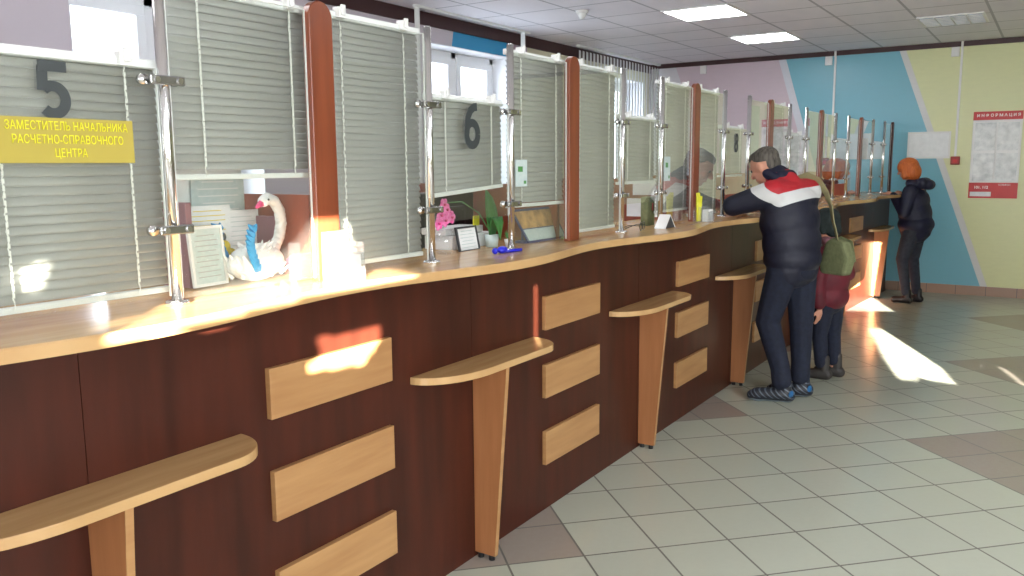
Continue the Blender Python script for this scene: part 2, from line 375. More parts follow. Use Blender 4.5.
# ceiling lights
def ceiling_light(x, y, lit, label, grp=None, sx=.6, sy=.6):
    r = thing('ceiling_light', label, 'ceiling light', (x, y, ZC), 0, grp)
    bm = B(); f = .02; h = .012
    bx(bm, 0, sx, 0, f, -h, 0); bx(bm, 0, sx, sy-f, sy, -h, 0); bx(bm, 0, f, f, sy-f, -h, 0); bx(bm, sx-f, sx, f, sy-f, -h, 0)
    obj('frame', bm, 'steel_white', r)
    if lit:
        bm = B(); bx(bm, f, sx-f, f, sy-f, -.008, -.001); obj('diffuser', bm, 'light_on', r)
    else:
        bm = B(); bx(bm, f, sx-f, f, sy-f, -.003, -.001); obj('reflector', bm, 'louvre', r)
        bm = B()
        for k in range(1, 6): bx(bm, f+k*(sx-2*f)/6-.004, f+k*(sx-2*f)/6+.004, f, sy-f, -.014, -.003)
        for k in range(1, 4): bx(bm, f, sx-f, f+k*(sy-2*f)/4-.006, f+k*(sy-2*f)/4+.006, -.013, -.003)
        obj('louvre', bm, 'steel_white', r)
    return r
ceiling_light(7.0, 2.40, True, 'lit square ceiling panel nearer the viewer above the counter, cut by top edge')
ceiling_light(8.78, 2.40, True, 'lit square ceiling panel closer to the far wall than the other lit one')
ceiling_light(8.70, .66, False, 'unlit louvred ceiling light above the yellow-green wall', None, .6, .55)
for x in (-1.9, 1.0, 3.9):  # unseen lit panels added to brighten the room
    for y in (-1.2, 2.4): ceiling_light(x, y, True, 'lit square ceiling panel out of view, added for fill light', 'added ceiling panels out of view')
r = thing('smoke_detector', 'small white cone-shaped smoke detector hanging from the ceiling tiles', 'smoke detector', (6.6, 3.55, ZC))
bm = B(); cyl(bm, (0, 0, -.02), (0, 0, 0), .055, .055, 24); obj('base', bm, 'steel_white', r, True)
bm = B(); cyl(bm, (0, 0, -.07), (0, 0, -.02), .02, .045, 24); obj('sensor_cone', bm, 'white_plastic', r, True)

# ---------------------------------------------------------------- the counter
F0, G, T = 1.777, 1.785, 1.154
ZU = 1.124
PER = 1.472
def front(x): return 1.618 - .015*(x-1.7) + cbend(x) + .048*math.cos(2*PI*(x-1.75)/1.472)
XE = 10.53
bm = B(); N = 260; xs = [-1.6 + (XE+1.6)*i/N for i in range(N+1)]
rows = []
for x in xs:
    y0 = front(x); y1 = 2.14 + cbend(x)
    rows.append([bm.verts.new(p) for p in ((x, y0, ZU), (x, y0-.0, T-.003), (x, y0+.003, T), (x, y1, T), (x, y1, ZU))])
for i in range(N):
    a, b = rows[i], rows[i+1]
    for k in range(5): bm.faces.new((a[k], a[(k+1) % 5], b[(k+1) % 5], b[k]))
bm.faces.new(rows[0]); bm.faces.new(rows[-1][::-1])
tag(obj('counter_worktop', bm, 'beech_top'), 'long light beech worktop with wavy front edge running the length of the counter', 'worktop')

ORD = ['first', 'second', 'third', 'fourth', 'fifth', 'sixth', 'seventh', 'eighth', 'ninth', 'tenth']
bounds = [.985-1.472*1.5] + [.985 + PER*k + (.02 if 0 else 0) for k in range(7)] + [XE-.02]
for i in range(len(bounds)-1):
    x0, x1 = bounds[i], bounds[i+1]
    where = ['dark mahogany counter section at the left frame edge behind the nearest shelf',
             'dark mahogany counter section with three beech blocks below the swan window',
             'dark mahogany counter section with three beech blocks right of the long second shelf',
             'dark mahogany counter section with three beech blocks just left of the leaning man',
             'dark mahogany counter section hidden behind the leaning man and the child',
             'dark mahogany counter section just beyond the child in the burgundy jacket',
             'dark mahogany counter section lit by the far sun patch near the woman',
             'last short dark mahogany counter section by the woman at the far end'][i]
    r = thing('service_counter', where, 'counter', (0, 0, 0), 0, None)
    bm = B(); n = max(2, int((x1-x0)/.1)); rows = []
    for k in range(n+1):
        x = x0+.001 + (x1-x0-.002)*k/n; c = cbend(x)
        rows.append([bm.verts.new(p) for p in ((x, F0+c, 0), (x, F0+c, ZU-.001), (x, 2.08+c, ZU-.001), (x, 2.08+c, 0))])
    for k in range(n):
        for j in range(4): bm.faces.new((rows[k][j], rows[k][(j+1) % 4], rows[k+1][(j+1) % 4], rows[k+1][j]))
    bm.faces.new(rows[0]); bm.faces.new(rows[-1][::-1])
    obj('panel', bm, 'mahogany', r)
    if 1 <= i <= 6:
        xc = 1.746 + (i-1)*1.468
        for z0, z1 in ((.797, .94), (.503, .648), (.208, .356)):
            bm = B(); c = cbend(xc); s = cbend(xc+.25)-cbend(xc-.25)
            v = bx(bm, xc-.25, xc+.25, F0-.018+c, F0+c+.004, z0, z1)
            for q in v: q.co.y += s*(q.co.x-xc)/.5
            obj('trim_block', bm, 'beech', r, bevel=.002)

# writing shelves with board legs
for i, xl in enumerate([.985, 2.47, 3.957, 5.455, 6.94, 8.42, 9.905]):
    c = cbend(xl)
    lab = ['long beech writing shelf on the counter, nearest, running out of the left edge',
           'beech writing shelf below window six, second from the left',
           'beech writing shelf between second and third columns of beech blocks',
           'beech writing shelf just left of the leaning man',
           'beech writing shelf hidden beyond the man and child',
           'beech writing shelf partly hidden just beyond the child',
           'sunlit beech writing shelf at the far end beside the woman'][i]
    r = thing('writing_shelf', lab, 'shelf', (xl, F0+c-.0012, 0))
    L, R_, D = -.37, .42, .155
    out = [(L, 0)]
    a = .26
    for k in range(1, 13): th = PI/2*k/12; out.append((L + a*(1-math.cos(th)) , -D*math.sin(th)))
    b = .13
    for k in range(0, 13): th = PI/2*k/12; out.append((R_-b + b*math.sin(th), -D + (D)*(1-math.cos(th))**1.0))
    bm = B(); prism(bm, out, 'z', .758, .783); obj('board', bm, 'beech_top', r, bevel=.002)
    bm = B(); prism(bm, [(0, .02), (0, .758), (-.148, .758), (-.088, .02)], 'x', -.01, .01); leg = obj('leg', bm, 'beech_leg', r)
    bm = B(); prism(bm, [(-.148, .758), (-.088, .02), (-.0905, .02), (-.1505, .758)], 'x', -.01, .01); obj('edge_band', bm, 'beech', leg)
    for fy in (-.02, -.07): bm = B(); cyl(bm, (0, fy, 0), (0, fy, .02), .012); obj('foot', bm, 'black', r)

# ---------------------------------------------------------------- glass screens
def gy(x): return G + cbend(x)
near = {.765: 'before the pane numbered five, just out of view', 1.247: 'between the pane numbered five and the swan window', 2.243: 'left of the pane numbered six',
        2.745: 'right of the pane numbered six, beside the blue toy', 3.735: 'left of the short pane before the folder', 4.21: 'right of the short pane, by the tent-shaped stand',
        5.205: 'left of the pane numbered eight', 5.70: 'right of the pane numbered eight, by the man\'s head', 6.70: 'behind the man\'s collar',
        7.19: 'second beyond the man\'s head', 8.17: 'left of the fifth short pane', 8.66: 'right of the fifth short pane', 9.65: 'left of the last short pane', 10.14: 'right of the last short pane, farthest'}
def steel_post(x, z=1.935):
    r = thing('steel_post', 'polished steel post ' + near[x], 'post', (x, gy(x), T))
    bm = B(); cyl(bm, (0, 0, 0), (0, 0, z-T), .0135, n=20); sph(bm, (0, 0, z-T), (.0135, .0135, .006), 2); obj('tube', bm, 'chrome', r, True)
    bm = B(); cyl(bm, (0, 0, 0), (0, 0, .008), .03, .026, 20); obj('flange', bm, 'chrome', r, True)
    for zc in (1.335, 1.685):
        cl = obj('clamp', clampbm(zc-T), 'chrome_dark', r, bevel=.003)
        for dx_ in (-.03, .03):
            bm = B(); cyl(bm, (dx_, -.0255, zc-T), (dx_, -.021, zc-T), .007, n=12); obj('bolt', bm, 'chrome', cl)
        bm = B(); cyl(bm, (-.052, -.004, zc-T), (-.052, .010, zc-T), .012, n=16); obj('washer', bm, 'chrome', cl, True)
def clampbm(z):
    bm = B(); bx(bm, -.046, .046, -.021, -.013, z-.011, z+.011); bx(bm, -.046, .046, .008, .014, z-.010, z+.010)
    return bm
for x in near: steel_post(x)
WOOD = [1.75, 3.232, 4.70, 6.19, 7.67, 9.15, 10.48]
wl = ['large cherry wood upright with rounded top behind the clear leaflet box', 'cherry wood upright right of the tilted blue-edged display', 'cherry wood upright behind the yellow pen cup',
      'cherry wood upright just above the man\'s head', 'cherry wood upright beyond the man, above the child', 'cherry wood upright closest to the far end but one', 'dark narrow wood upright ending the glass row next to the woman']
for i, x in enumerate(WOOD):
    hw = .045 if i < 6 else .03; z1 = 1.942
    out = [(-hw, 0), (-hw, z1-T-hw)] + [(-hw*math.cos(PI*k/14), z1-T-hw+hw*math.sin(PI*k/14)) for k in range(1, 14)] + [(hw, z1-T-hw), (hw, 0)]
    bm = B(); prism(bm, out, 'y', -.014, .014)
    o = obj('wooden_upright', bm, 'cherry' if i < 6 else 'mahogany', bevel=.003, loc=(x, gy(x), T)); tag(o, wl[i], 'post')

def pane(x0, x1, z0, z1, label):
    xm = (x0+x1)/2
    r = thing('glass_pane', label, 'glass pane', (xm, gy(xm), 0))
    hw = (x1-x0)/2; s = (gy(x1)-gy(x0))/(x1-x0)
    bm = B()
    v = bx(bm, -hw, hw, 0, .006, z0, z1)
    for q in v: q.co.y += s*q.co.x
    obj('glass', bm, 'glass', r)
    bm = B()
    for a in (-hw-.0018, hw): bx(bm, a, a+.0018, s*a, s*a+.006, z0, z1)
    bx(bm, -hw, hw, 0, .006, z1, z1+.002)
    obj('polished_edge', bm, 'white_plastic', r)
    return r, xm, s
def blind(x0, x1, zt, zb, label, rows=True, skew=0):
    x1 += .028; x0 += .008
    xm = (x0+x1)/2; hw = (x1-x0)/2; y = .045
    r = thing('venetian_blind', label, 'blind', (xm, gy(xm), 0))
    bm = B(); bx(bm, -hw, hw, y-.012, y+.014, zt-.022, zt); obj('headrail', bm, 'white_plastic', r, bevel=.003)
    for a in (-hw*.62, hw*.62):
        bm = B(); bx(bm, a-.014, a+.014, y-.028, y+.0, zt-.02, zt+.012); bx(bm, a-.008, a+.008, y-.034, y-.026, zt-.012, zt+.018)
        obj('bracket', bm, 'steel_white', r, bevel=.002)
    bm = B(); z = zt-.032; p = .0205; w_ = .0125; tilt = math.radians(66)
    k = 0
    while z > zb+.02:
        rows_ = []
        for s_ in (-1, -.5, 0, .5, 1):
            bow = .0022*(1-s_*s_)
            oy = s_*w_*math.cos(tilt)*1 - bow*math.sin(tilt); oz = s_*w_*math.sin(tilt) + bow*math.cos(tilt)
            sk = skew*(zt-z)/(zt-zb)
            rows_.append((bm.verts.new((-hw+.003, y+oy, z+oz-sk)), bm.verts.new((hw-.003, y+oy, z+oz+sk))))
        for a, b in zip(rows_, rows_[1:]): bm.faces.new((a[0], a[1], b[1], b[0]))
        z -= p; k += 1
    o = obj('slats', bm, 'slat', r, True)
    sd = o.modifiers.new('thickness', 'SOLIDIFY'); sd.thickness = .0005
    bm = B(); v = bx(bm, -hw, hw, y-.009, y+.009, zb, zb+.014)
    for q in v: q.co.z += skew*(1 if q.co.x > 0 else -1)
    obj('bottom_rail', bm, 'white_plastic', r, bevel=.002)
    ph = random.random()*6
    for a in (-hw*.62, hw*.62):
        bm = B()
        pts = [(a+.0022*math.sin(q*1.6+ph), y-.0155, zt-.022 - (zt-zb-.03)*q/60) for q in range(61)]
        tube(bm, pts, .0016, 5)
        for q in range(1, 34):
            zz = zt-.03-q*(zt-zb-.05)/34; bx(bm, a-.0022, a+.0022, y-.0185, y-.0155, zz, zz+.010)
        obj('cord', bm, 'cord', r)
    return r
# name, panes: each bay = short pane, tall pane left of the upright, tall pane right of the upright
short = [(.783, 1.230), (2.260, 2.728), (3.752, 4.193), (5.222, 5.683), (6.717, 7.173), (8.187, 8.643), (9.667, 10.123)]
talll = [(1.266, 1.702), (2.764, 3.184), (4.229, 4.652), (5.719, 6.142), (7.209, 7.622), (8.679, 9.102), (10.158, 10.448)]
tallr = [(1.798, 2.225), (3.280, 3.717), (4.748, 5.187), (6.238, 6.682), (7.718, 8.152), (9.198, 9.632)]
sn = ['short glass pane numbered 5 with a yellow sticker at the left edge', 'short glass pane numbered 6 above the orchid', 'short glass pane above the folder, between six and eight',
      'short glass pane numbered 8 left of the man\'s head', 'short glass pane above the man\'s back', 'short glass pane beyond the man, fifth unnumbered', 'short glass pane farthest along the counter']
tn = ['tall glass pane left of the first wooden upright, over the swan', 'tall glass pane over the tilted blue-edged display', 'tall glass pane over the tent-shaped stand', 'tall glass pane left of the upright above the man\'s head',
      'tall glass pane left of the upright above the child', 'tall glass pane left of the last but one upright', 'last tall glass pane beside the woman']
rn = ['tall glass pane right of the first wooden upright', 'tall glass pane right of the upright beside the display', 'tall glass pane right of the yellow pen cup', 'tall glass pane right of the upright above the man\'s collar',
      'tall glass pane right of the upright above the child', 'tall glass pane right of the last but one upright']
for i, (a, b) in enumerate(short):
    r, xm, s = pane(a, b, 1.175 if i == 0 else (1.29), 1.712, sn[i])
    if i == 0:
        stroke_number(r, .982-xm, -.0035, 1.645, .116, N5, .19)
        bm = B(); bx(bm, -.22, 1.158-xm, -.004, -.0012, 1.494, 1.588); obj('yellow_sticker', bm, 'label_film', r)
        for k, s_ in enumerate(('ЗАМЕСТИТЕЛЬ НАЧАЛЬНИКА', 'РАСЧЕТНО-СПРАВОЧНОГО', 'ЦЕНТРА')):
            text('lettering', s_, .025, 'text_yellow', face_y(1.01-xm, -.006, 1.570-k*.028), r, .0, sx=.72)
    if i == 1: stroke_number(r, 2.488-xm, -.0035, 1.624, .158, N6, .18)
    if i == 3: stroke_number(r, 5.44-xm, -.0035, 1.62, .12, N8, .15)
for i, (a, b) in enumerate(talll): pane(a, b, 1.165, 1.912, tn[i])
for i, (a, b) in enumerate(tallr): pane(a, b, 1.165, 1.912, rn[i])
BL = 'grey venetian blind '
blind(.785, 1.228, 1.735, 1.180, BL + 'behind the pane numbered five')
blind(1.275, 1.735, 1.930, 1.452, BL + 'half raised above the paper swan')
blind(1.775, 2.215, 1.935, 1.178, BL + 'fully lowered right of the first wooden upright')
blind(2.275, 2.715, 1.730, 1.385, BL + 'hanging crooked behind the pane numbered six', skew=.014)
blind(2.775, 3.20, 1.930, 1.315, BL + 'raised above the tilted blue-edged display')
blind(3.255, 3.71, 1.930, 1.178, BL + 'fully lowered right of the second wooden upright')
blind(3.765, 4.185, 1.730, 1.385, BL + 'in the short pane above the folder')
blind(4.24, 4.67, 1.930, 1.22, BL + 'left of the upright behind the pen cup')
blind(4.725, 5.175, 1.930, 1.175, BL + 'right of the upright behind the pen cup')
blind(5.235, 5.67, 1.730, 1.40, BL + 'behind the pane numbered eight')
blind(6.215, 6.67, 1.930, 1.178, BL + 'above the man\'s collar, right of the fourth upright')
blind(6.73, 7.16, 1.730, 1.25, BL + 'in the short pane above the man\'s back')

# ---------------------------------------------------------------- office side
# brown side boards of the desks, behind each upright
pl = ['behind the first upright beside the paper swan', 'behind the tilted display', 'with white papers pinned, behind the folder', 'beyond the pane numbered eight', 'beyond the man\'s back', 'at the far end of the office side']
for i, x in enumerate(WOOD[:6]):
    c = cbend(x); bm = B()
    prism(bm, [(1.87+c, T+.001), (1.87+c, 1.40), (2.75+c, 1.40), (2.75+c, 0), (2.142+c, 0), (2.142+c, T+.001)], 'x', x+.02, x+.04)
    tag(obj('desk_partition', bm, 'partition'), 'reddish brown desk partition ' + pl[i], 'partition')
for i in range(6):
    x0 = WOOD[i]-1.40; x1 = WOOD[i]-.02; c = cbend(x0)
    r = thing('office_desk', 'office desk on the staff side ' + ['at the swan window', 'below window six', 'below the folder', 'at window eight', 'behind the man', 'at the far end'][i], 'desk', (x0, 2.16+c-.01, 0))
    bm = B(); bx(bm, 0, x1-x0, 0, .6, .72, .745); obj('desktop', bm, 'beech_top', r)
    for a in (0, x1-x0-.02):
        bm = B(); bx(bm, a, a+.02, .03, .58, 0, .72); obj('leg', bm, 'beech', r)

def box(name, x0, x1, y0, y1, z0, z1, m, label, cat, bev=.003, group=None):
    bm = B(); bx(bm, x0, x1, y0, y1, z0, z1); return tag(obj(name, bm, m, bevel=bev), label, cat, group)
def sheet(name, x, y, z, w_, h, ang, tilt, m, label, cat, th=.002, lines=None, frame=None):
    r = thing(name, label, cat, (x, y, z), ang)
    R = Matrix.Rotation(tilt, 4, 'X')
    def add(n, x0, x1, y0, y1, z0, z1, m_):
        bm = B(); bx(bm, x0, x1, y0, y1, z0, z1); bmesh.ops.transform(bm, matrix=R, verts=bm.verts); obj(n, bm, m_, r)
    add('sheet' if not frame else 'picture', -w_/2, w_/2, 0, th, 0, h, m)
    if frame:
        for (a, b, c_, d) in ((-w_/2-.008, w_/2+.008, -.008, .0), (-w_/2-.008, w_/2+.008, h, h+.008), (-w_/2-.008, -w_/2, 0, h), (w_/2, w_/2+.008, 0, h)):
            add('frame_bar', a, b, -.004, th+.003, c_, d, frame)
    if lines:
        bm = B()
        for k in range(lines[0]): 
            zz = h*(.88-.76*k/max(1, lines[0]-1)); ww = w_*(.38 if k % 3 else .30); bx(bm, -ww, ww, -.0008, 0, zz-.0012*lines[2], zz+.0012*lines[2])
        bmesh.ops.transform(bm, matrix=R, verts=bm.verts); obj('print', bm, lines[1], r)
    return r
# swan window
sheet('framed_notice', 1.475, 1.955, T+.012, .105, .150, .10, -.1, 'grey_paper', 'small framed grey notice standing left of the paper swan', 'notice', lines=(9, 'slat', 1), frame='steel_white')
box('binder', 1.425, 1.445, 1.98, 2.10, T, T+.235, 'mauve', 'tall mauve binder standing behind the framed notice', 'binder')
sheet('price_list', 1.555, 2.06, T+.09, .16, .13, 0, 0, 'paper', 'white sheet with orange lines behind the yellow toy', 'paper', lines=(8, 'gold', 1))
sheet('green_notice', 1.64, 2.115, T+.19, .19, .11, 0, 0, 'grey_paper', 'pale green notice behind the swan\'s head', 'notice', lines=(5, 'steel_white', 1.5))
sheet('schedule', 1.70, 2.09, T+.03, .13, .17, 0, 0, 'paper', 'white sheet standing beside the swan\'s blue wing', 'paper', lines=(10, 'grey_paper', 1))
box('dark_folder', 1.755, 1.765, 2.0, 2.12, T, T+.18, 'mauve', 'dark plum folder behind the swan\'s neck', 'folder')
r = thing('paper_swan', 'white folded paper swan with pink beak and blue wings', 'paper swan', (1.63, 1.95, T), .15)
bm = B(); sph(bm, (0, 0, .055), (.105, .055, .055), 3)
for k in range(7):
    for j in range(12):
        th = j*2*PI/12 + k*.26; z = .02+.013*k; rr = (1-.09*k)
        c0 = Vector((.10*rr*math.cos(th), .052*rr*math.sin(th), z)); d = Vector((math.cos(th)*.018, math.sin(th)*.018, .016))
        cyl(bm, c0, c0+d, .007, .001, 5)
obj('body', bm, 'paper', r)
npts = [(.075, 0, .08), (.105, 0, .12), (.118, 0, .16), (.112, 0, .20), (.09, 0, .228), (.06, 0, .238), (.038, 0, .226)]
bm = B(); tube(bm, npts, .015, 10)
for k in range(len(npts)-1):
    for j in range(3):
        p = Vector(npts[k]).lerp(Vector(npts[k+1]), j/3); sph(bm, p, .0175, 2)
obj('neck', bm, 'paper', r, True)
bm = B(); cyl(bm, (.042, 0, .228), (.012, 0, .212), .013, .004, 10); obj('beak', bm, 'pink', r, True)
bm = B(); sph(bm, (.048, -.0155, .234), .004, 2); obj('eye', bm, 'black', r)
for sgn in (-1, 1):
    bm = B()
    for k in range(9):
        for j in range(2):
            p = Vector((-.045-.035*math.sin(k/8*2.2), sgn*(.045+.002*k), .04+.0145*k)); cyl(bm, p, p+Vector((-.026+.034*j, sgn*.006, .016)), .012, .002, 5)
    obj('wing', bm, 'lightblue', r)
bm = B()
for k in range(5): cyl(bm, (-.08, .02*(k-2), .05), (-.105, .024*(k-2), .085), .012, .002, 5)
obj('tail', bm, 'paper', r)
r = thing('yellow_toy', 'small yellow toy figure hanging beside the price list', 'toy', (1.585, 2.035, T))
bm = B(); cyl(bm, (0, 0, 0), (0, 0, .10), .012, .012, 10); sph(bm, (0, 0, .10), (.022, .016, .020)); sph(bm, (-.022, 0, .085), .013, 2); sph(bm, (.026, 0, .08), .014, 2); obj('body', bm, 'gold', r, True)
bm = B(); sph(bm, (0, -.0, .128), (.01, .009, .014)); obj('head', bm, 'dark_grey', r, True)
r = thing('gift_bag', 'crumpled pinkish patterned packet beside the wooden upright', 'packet', (1.79, 1.96, T), .3)
bm = B(); v = sph(bm, (0, 0, .035), (.035, .022, .035), 2)
for q in v: q.co += Vector((random.uniform(-.006, .006), random.uniform(-.005, .005), random.uniform(-.005, .006) if q.co.z > .01 else 0))
obj('packet', bm, 'petal', r)
box('glare_screen', 1.275, 1.735, 2.125, 2.137, T, T+.33, 'paper', 'white screen added for the overexposed glare behind the paper swan', 'screen')  # added white screen, stands in for the overexposed brightness behind the swan
# clear leaflet box in front of the first upright
r = thing('leaflet_holder', 'clear acrylic leaflet box on the worktop before the first wooden upright', 'leaflet holder', (1.745, 1.715, T), 0)
bm = B(); bx(bm, -.055, .065, -.026, -.024, 0, .085); bx(bm, -.055, .045, .024, .026, 0, .145); bx(bm, -.055, -.053, -.024, .024, 0, .11); bx(bm, .063, .065, -.024, .024, 0, .11); bx(bm, -.055, .065, -.026, .026, 0, .003)
obj('case', bm, 'acrylic', r)
bm = B(); bx(bm, -.048, .058, -.016, .012, .004, .075); obj('leaflets', bm, 'paper', r)
# window six
r = thing('potted_orchid', 'pink orchid with broad green leaves in a pale pot at window six', 'plant', (2.82, 1.93, T))
bm = B(); cyl(bm, (0, 0, 0), (0, 0, .05), .024, .03, 20); obj('pot', bm, 'grey_paper', r, True)
def leafbm(pts, wid):
    bm = B(); rr = []
    for k, p in enumerate(pts):
        f = k/(len(pts)-1); w_ = wid*math.sin(PI*min(1, .12+f*.88))**.7 if f < 1 else .001; p = Vector(p)
        rr.append([bm.verts.new(p+Vector((s*w_, -abs(s)*w_*.15, 0))) for s in (-1, -.5, 0, .5, 1)])
    for a, b in zip(rr, rr[1:]):
        for k in range(4): bm.faces.new((a[k], a[k+1], b[k+1], b[k]))
    return bm
for pts, wd in (([(-.0, 0, .05), (-.012, -.01, .085), (-.02, -.012, .12), (-.028, -.012, .16), (-.035, -.01, .20), (-.04, 0, .238)], .042), ([(0, 0, .05), (-.015, -.02, .10), (-.02, -.035, .125), (-.015, -.045, .10), (-.01, -.05, .03)], .040), ([(0, 0, .05), (.02, .02, .10), (.03, .03, .12)], .02)):
    o = obj('leaf', leafbm(pts, wd), 'leaf', r, True); sd = o.modifiers.new('t', 'SOLIDIFY'); sd.thickness = .0016
bm = B(); tube(bm, [(0, 0, .05), (-.06, .02, .14), (-.16, .03, .19), (-.27, .02, .19), (-.33, 0, .165)], .0025, 6); obj('stem', bm, 'leaf', r)
for fx, fz in ((-.30, .165), (-.335, .145), (-.31, .125), (-.35, .115), (-.27, .135), (-.315, .185)):
    bm = B()
    for k in range(5):
        th = k*2*PI/5+fx*9; cx, cz = fx+.014*math.cos(th), fz+.014*math.sin(th)
        sph(bm, (cx, 0, cz), (.012, .003, .012), 2)
    o = obj('flower', bm, 'petal', r, True)
    bm = B(); sph(bm, (fx, -.006, fz), .005, 2); obj('lip', bm, 'pink', o)
r = thing('blue_toy_key', 'bright blue plastic toy lying at the foot of the steel post', 'toy', (2.64, 1.745, T), .0)
bm = B(); sph(bm, (-.02, 0, .014), (.026, .018, .014), 3); sph(bm, (-.055, .01, .012), .012, 2); tube(bm, [(0, 0, .006), (.05, -.008, .006), (.09, -.015, .006)], .006, 8); obj('toy_body', bm, 'blue_plastic', r, True)
sheet('info_card', 2.665, 1.93, T+.002, .13, .085, .05, -.2, 'paper', 'white printed card leaning behind the glass at window six', 'card', lines=(6, 'grey_paper', 1), frame='dark_grey')
r = thing('computer_monitor', 'black computer monitor seen from behind under the crooked blind', 'monitor', (2.95, 2.30, .745), 0)
bm = B(); bx(bm, -.24, .24, -.02, .02, .30, .625); bx(bm, -.14, .14, -.045, -.02, .36, .56); obj('housing', bm, 'black', r, bevel=.01)
bm = B(); bx(bm, -.03, .03, -.01, .01, .012, .32); obj('neck', bm, 'black', r)
bm = B(); bx(bm, -.12, .12, -.08, .08, 0, .012); obj('base', bm, 'black', r, bevel=.004)
box('paper_stack', 2.62, 2.92, 1.98, 2.12, T, T+.055, 'paper', 'white stack of papers behind the orchid', 'papers')
box('document_tray', 2.60, 2.86, 2.0, 2.12, T+.058, T+.085, 'steel_white', 'pale document tray lying on the paper stack', 'tray')
box('yellow_note', 2.80, 2.84, 2.005, 2.01, T+.085, T+.125, 'yellow', 'small yellow note standing near the orchid leaves', 'note', 0)
r = thing('clear_vase', 'greenish glass jar beside the steel post at window six', 'jar', (2.50, 1.93, T))
bm = B(); cyl(bm, (0, 0, 0), (0, 0, .09), .032, .036, 20); obj('jar', bm, 'acrylic', r, True)
# tilted display
r = thing('tilted_display', 'tilted advertising display with a blue edge and brown picture', 'display', (3.02, 1.875, T), 0)
tl = Matrix.Rotation(-.25, 4, 'X')
for n_, (x0, x1, y0, y1, z0, z1), m_ in (('board', (0, .33, 0, .006, .0, .15), 'blue_dark'), ('picture', (.012, .318, -.002, 0, .065, .14), 'leaflet'), ('caption_panel', (.012, .318, -.002, 0, .01, .06), 'grey_paper')):
    bm = B(); v = bx(bm, x0, x1, y0, y1, z0, z1)
    for q in v: q.co.x -= q.co.z*.55
    bmesh.ops.transform(bm, matrix=tl, verts=bm.verts); obj(n_, bm, m_, r)
bm = B(); bx(bm, -.02, .02, .006, .06, 0, .01); bx(bm, -.004, .004, .03, .036, .01, .12); obj('stand', bm, 'blue_dark', r)
r = thing('small_plant', 'tiny green plant at the foot of the tilted display', 'plant', (2.86, 1.87, T))
bm = B(); cyl(bm, (0, 0, 0), (0, 0, .03), .016, .022, 14); obj('pot', bm, 'steel_white', r, True)
bm = B()
for k in range(12): th = k*2.4; cyl(bm, (0, 0, .03), (.02*math.cos(th), .02*math.sin(th), .045+.002*k), .004, .001, 5)
obj('foliage', bm, 'leaf', r)
def glass_sign(x, z, w_, h, label):
    r = thing('window_sign', label, 'sign', (x, gy(x)-.004, z))
    bm = B(); bx(bm, -w_/2, w_/2, 0, .002, 0, h); obj('card', bm, 'grey_paper', r)
    bm = B(); bx(bm, -w_*.3, w_*.1, -.0008, 0, h*.55, h*.75); bx(bm, w_*.2, w_*.4, -.0008, 0, h*.1, h*.22); obj('print', bm, 'leaf', r)
glass_sign(2.815, 1.40, .085, .105, 'small pale card stuck on the glass above the display')
glass_sign(4.29, 1.395, .08, .13, 'small pale card stuck on the glass above the tent stand')
box('green_stamp_pad', 3.27, 3.36, 1.83, 1.865, T, T+.012, 'leaf', 'flat green pad behind the glass right of the second upright', 'pad')
# window seven: folder, papers on partition, tent stand, pen cup
sheet('pinned_paper', 4.715, 2.10, 1.30, .16, .10, PI/2*-1, 0, 'paper', 'white paper pinned high on the brown partition', 'paper')
sheet('pinned_paper', 4.718, 2.11, 1.17, .22, .11, PI/2*-1, 0, 'paper', 'white paper pinned low on the brown partition', 'paper')
r = thing('beige_folder', 'beige upright folder with a red bookmark beside the short pane', 'folder', (4.275, 1.86, T), .1)
bm = B(); bx(bm, -.075, .05, -.0, .04, 0, .155); obj('folder', bm, 'olive', r, bevel=.003)
bm = B(); bx(bm, .0, .02, -.001, 0, .08, .12); obj('bookmark', bm, 'rednotice', r)
r = thing('tent_stand', 'dark tent-shaped card stand on the worktop by the post', 'card stand', (4.125, 1.72, T), .0)
bm = B(); prism(bm, [(-.07, 0), (-.062, 0), (0, .062), (.062, 0), (.07, 0), (0, .07)], 'y', -.03, .03); obj('shell', bm, 'steel_white', r)
bm = B(); prism(bm, [(-.058, .001), (.0, .06), (.058, .001)], 'y', -.0315, .025); obj('insert', bm, 'dark_grey', r)
r = thing('eyeglasses', 'pair of dark glasses lying on the worktop by the short pane', 'glasses', (3.86, 1.73, T), .2)
bm = B()
for cx in (-.03, .03):
    tube(bm, [(cx+.024*math.cos(a*PI/8), 0, .026+.02*math.sin(a*PI/8)) for a in range(17)], .002, 6)
tube(bm, [(-.054, 0, .03), (-.056, .06, .03), (-.05, .11, .006)], .002, 6); tube(bm, [(.054, 0, .03), (.056, .04, .03), (.05, .10, .006)], .002, 6); obj('frame', bm, 'black', r)
r = thing('pen_cup', 'yellow-topped pen cup in front of the third wooden upright', 'cup', (4.575, 1.70, T))
bm = B(); bx(bm, -.045, .0, -.02, .02, 0, .09); obj('cup', bm, 'acrylic', r, bevel=.004)
bm = B()
for k in range(7): cyl(bm, (-.04+.006*k, .004*(k % 3)-.004, .01), (-.05+.010*k, .006*(k % 3)-.006, .15+.01*(k % 3)), .006, .006, 8)
obj('markers', bm, 'yellow', r, True)
r = thing('card_holder', 'clear plastic holder with white cards right of the pen cup', 'card holder', (4.69, 1.695, T))
bm = B(); bx(bm, -.05, .05, -.025, -.022, 0, .06); bx(bm, -.05, .05, .022, .025, 0, .09); bx(bm, -.05, -.047, -.022, .022, 0, .075); bx(bm, .047, .05, -.022, .022, 0, .075); obj('case', bm, 'acrylic', r)
bm = B(); bx(bm, -.04, .04, -.018, .016, .001, .07); obj('cards', bm, 'paper', r)
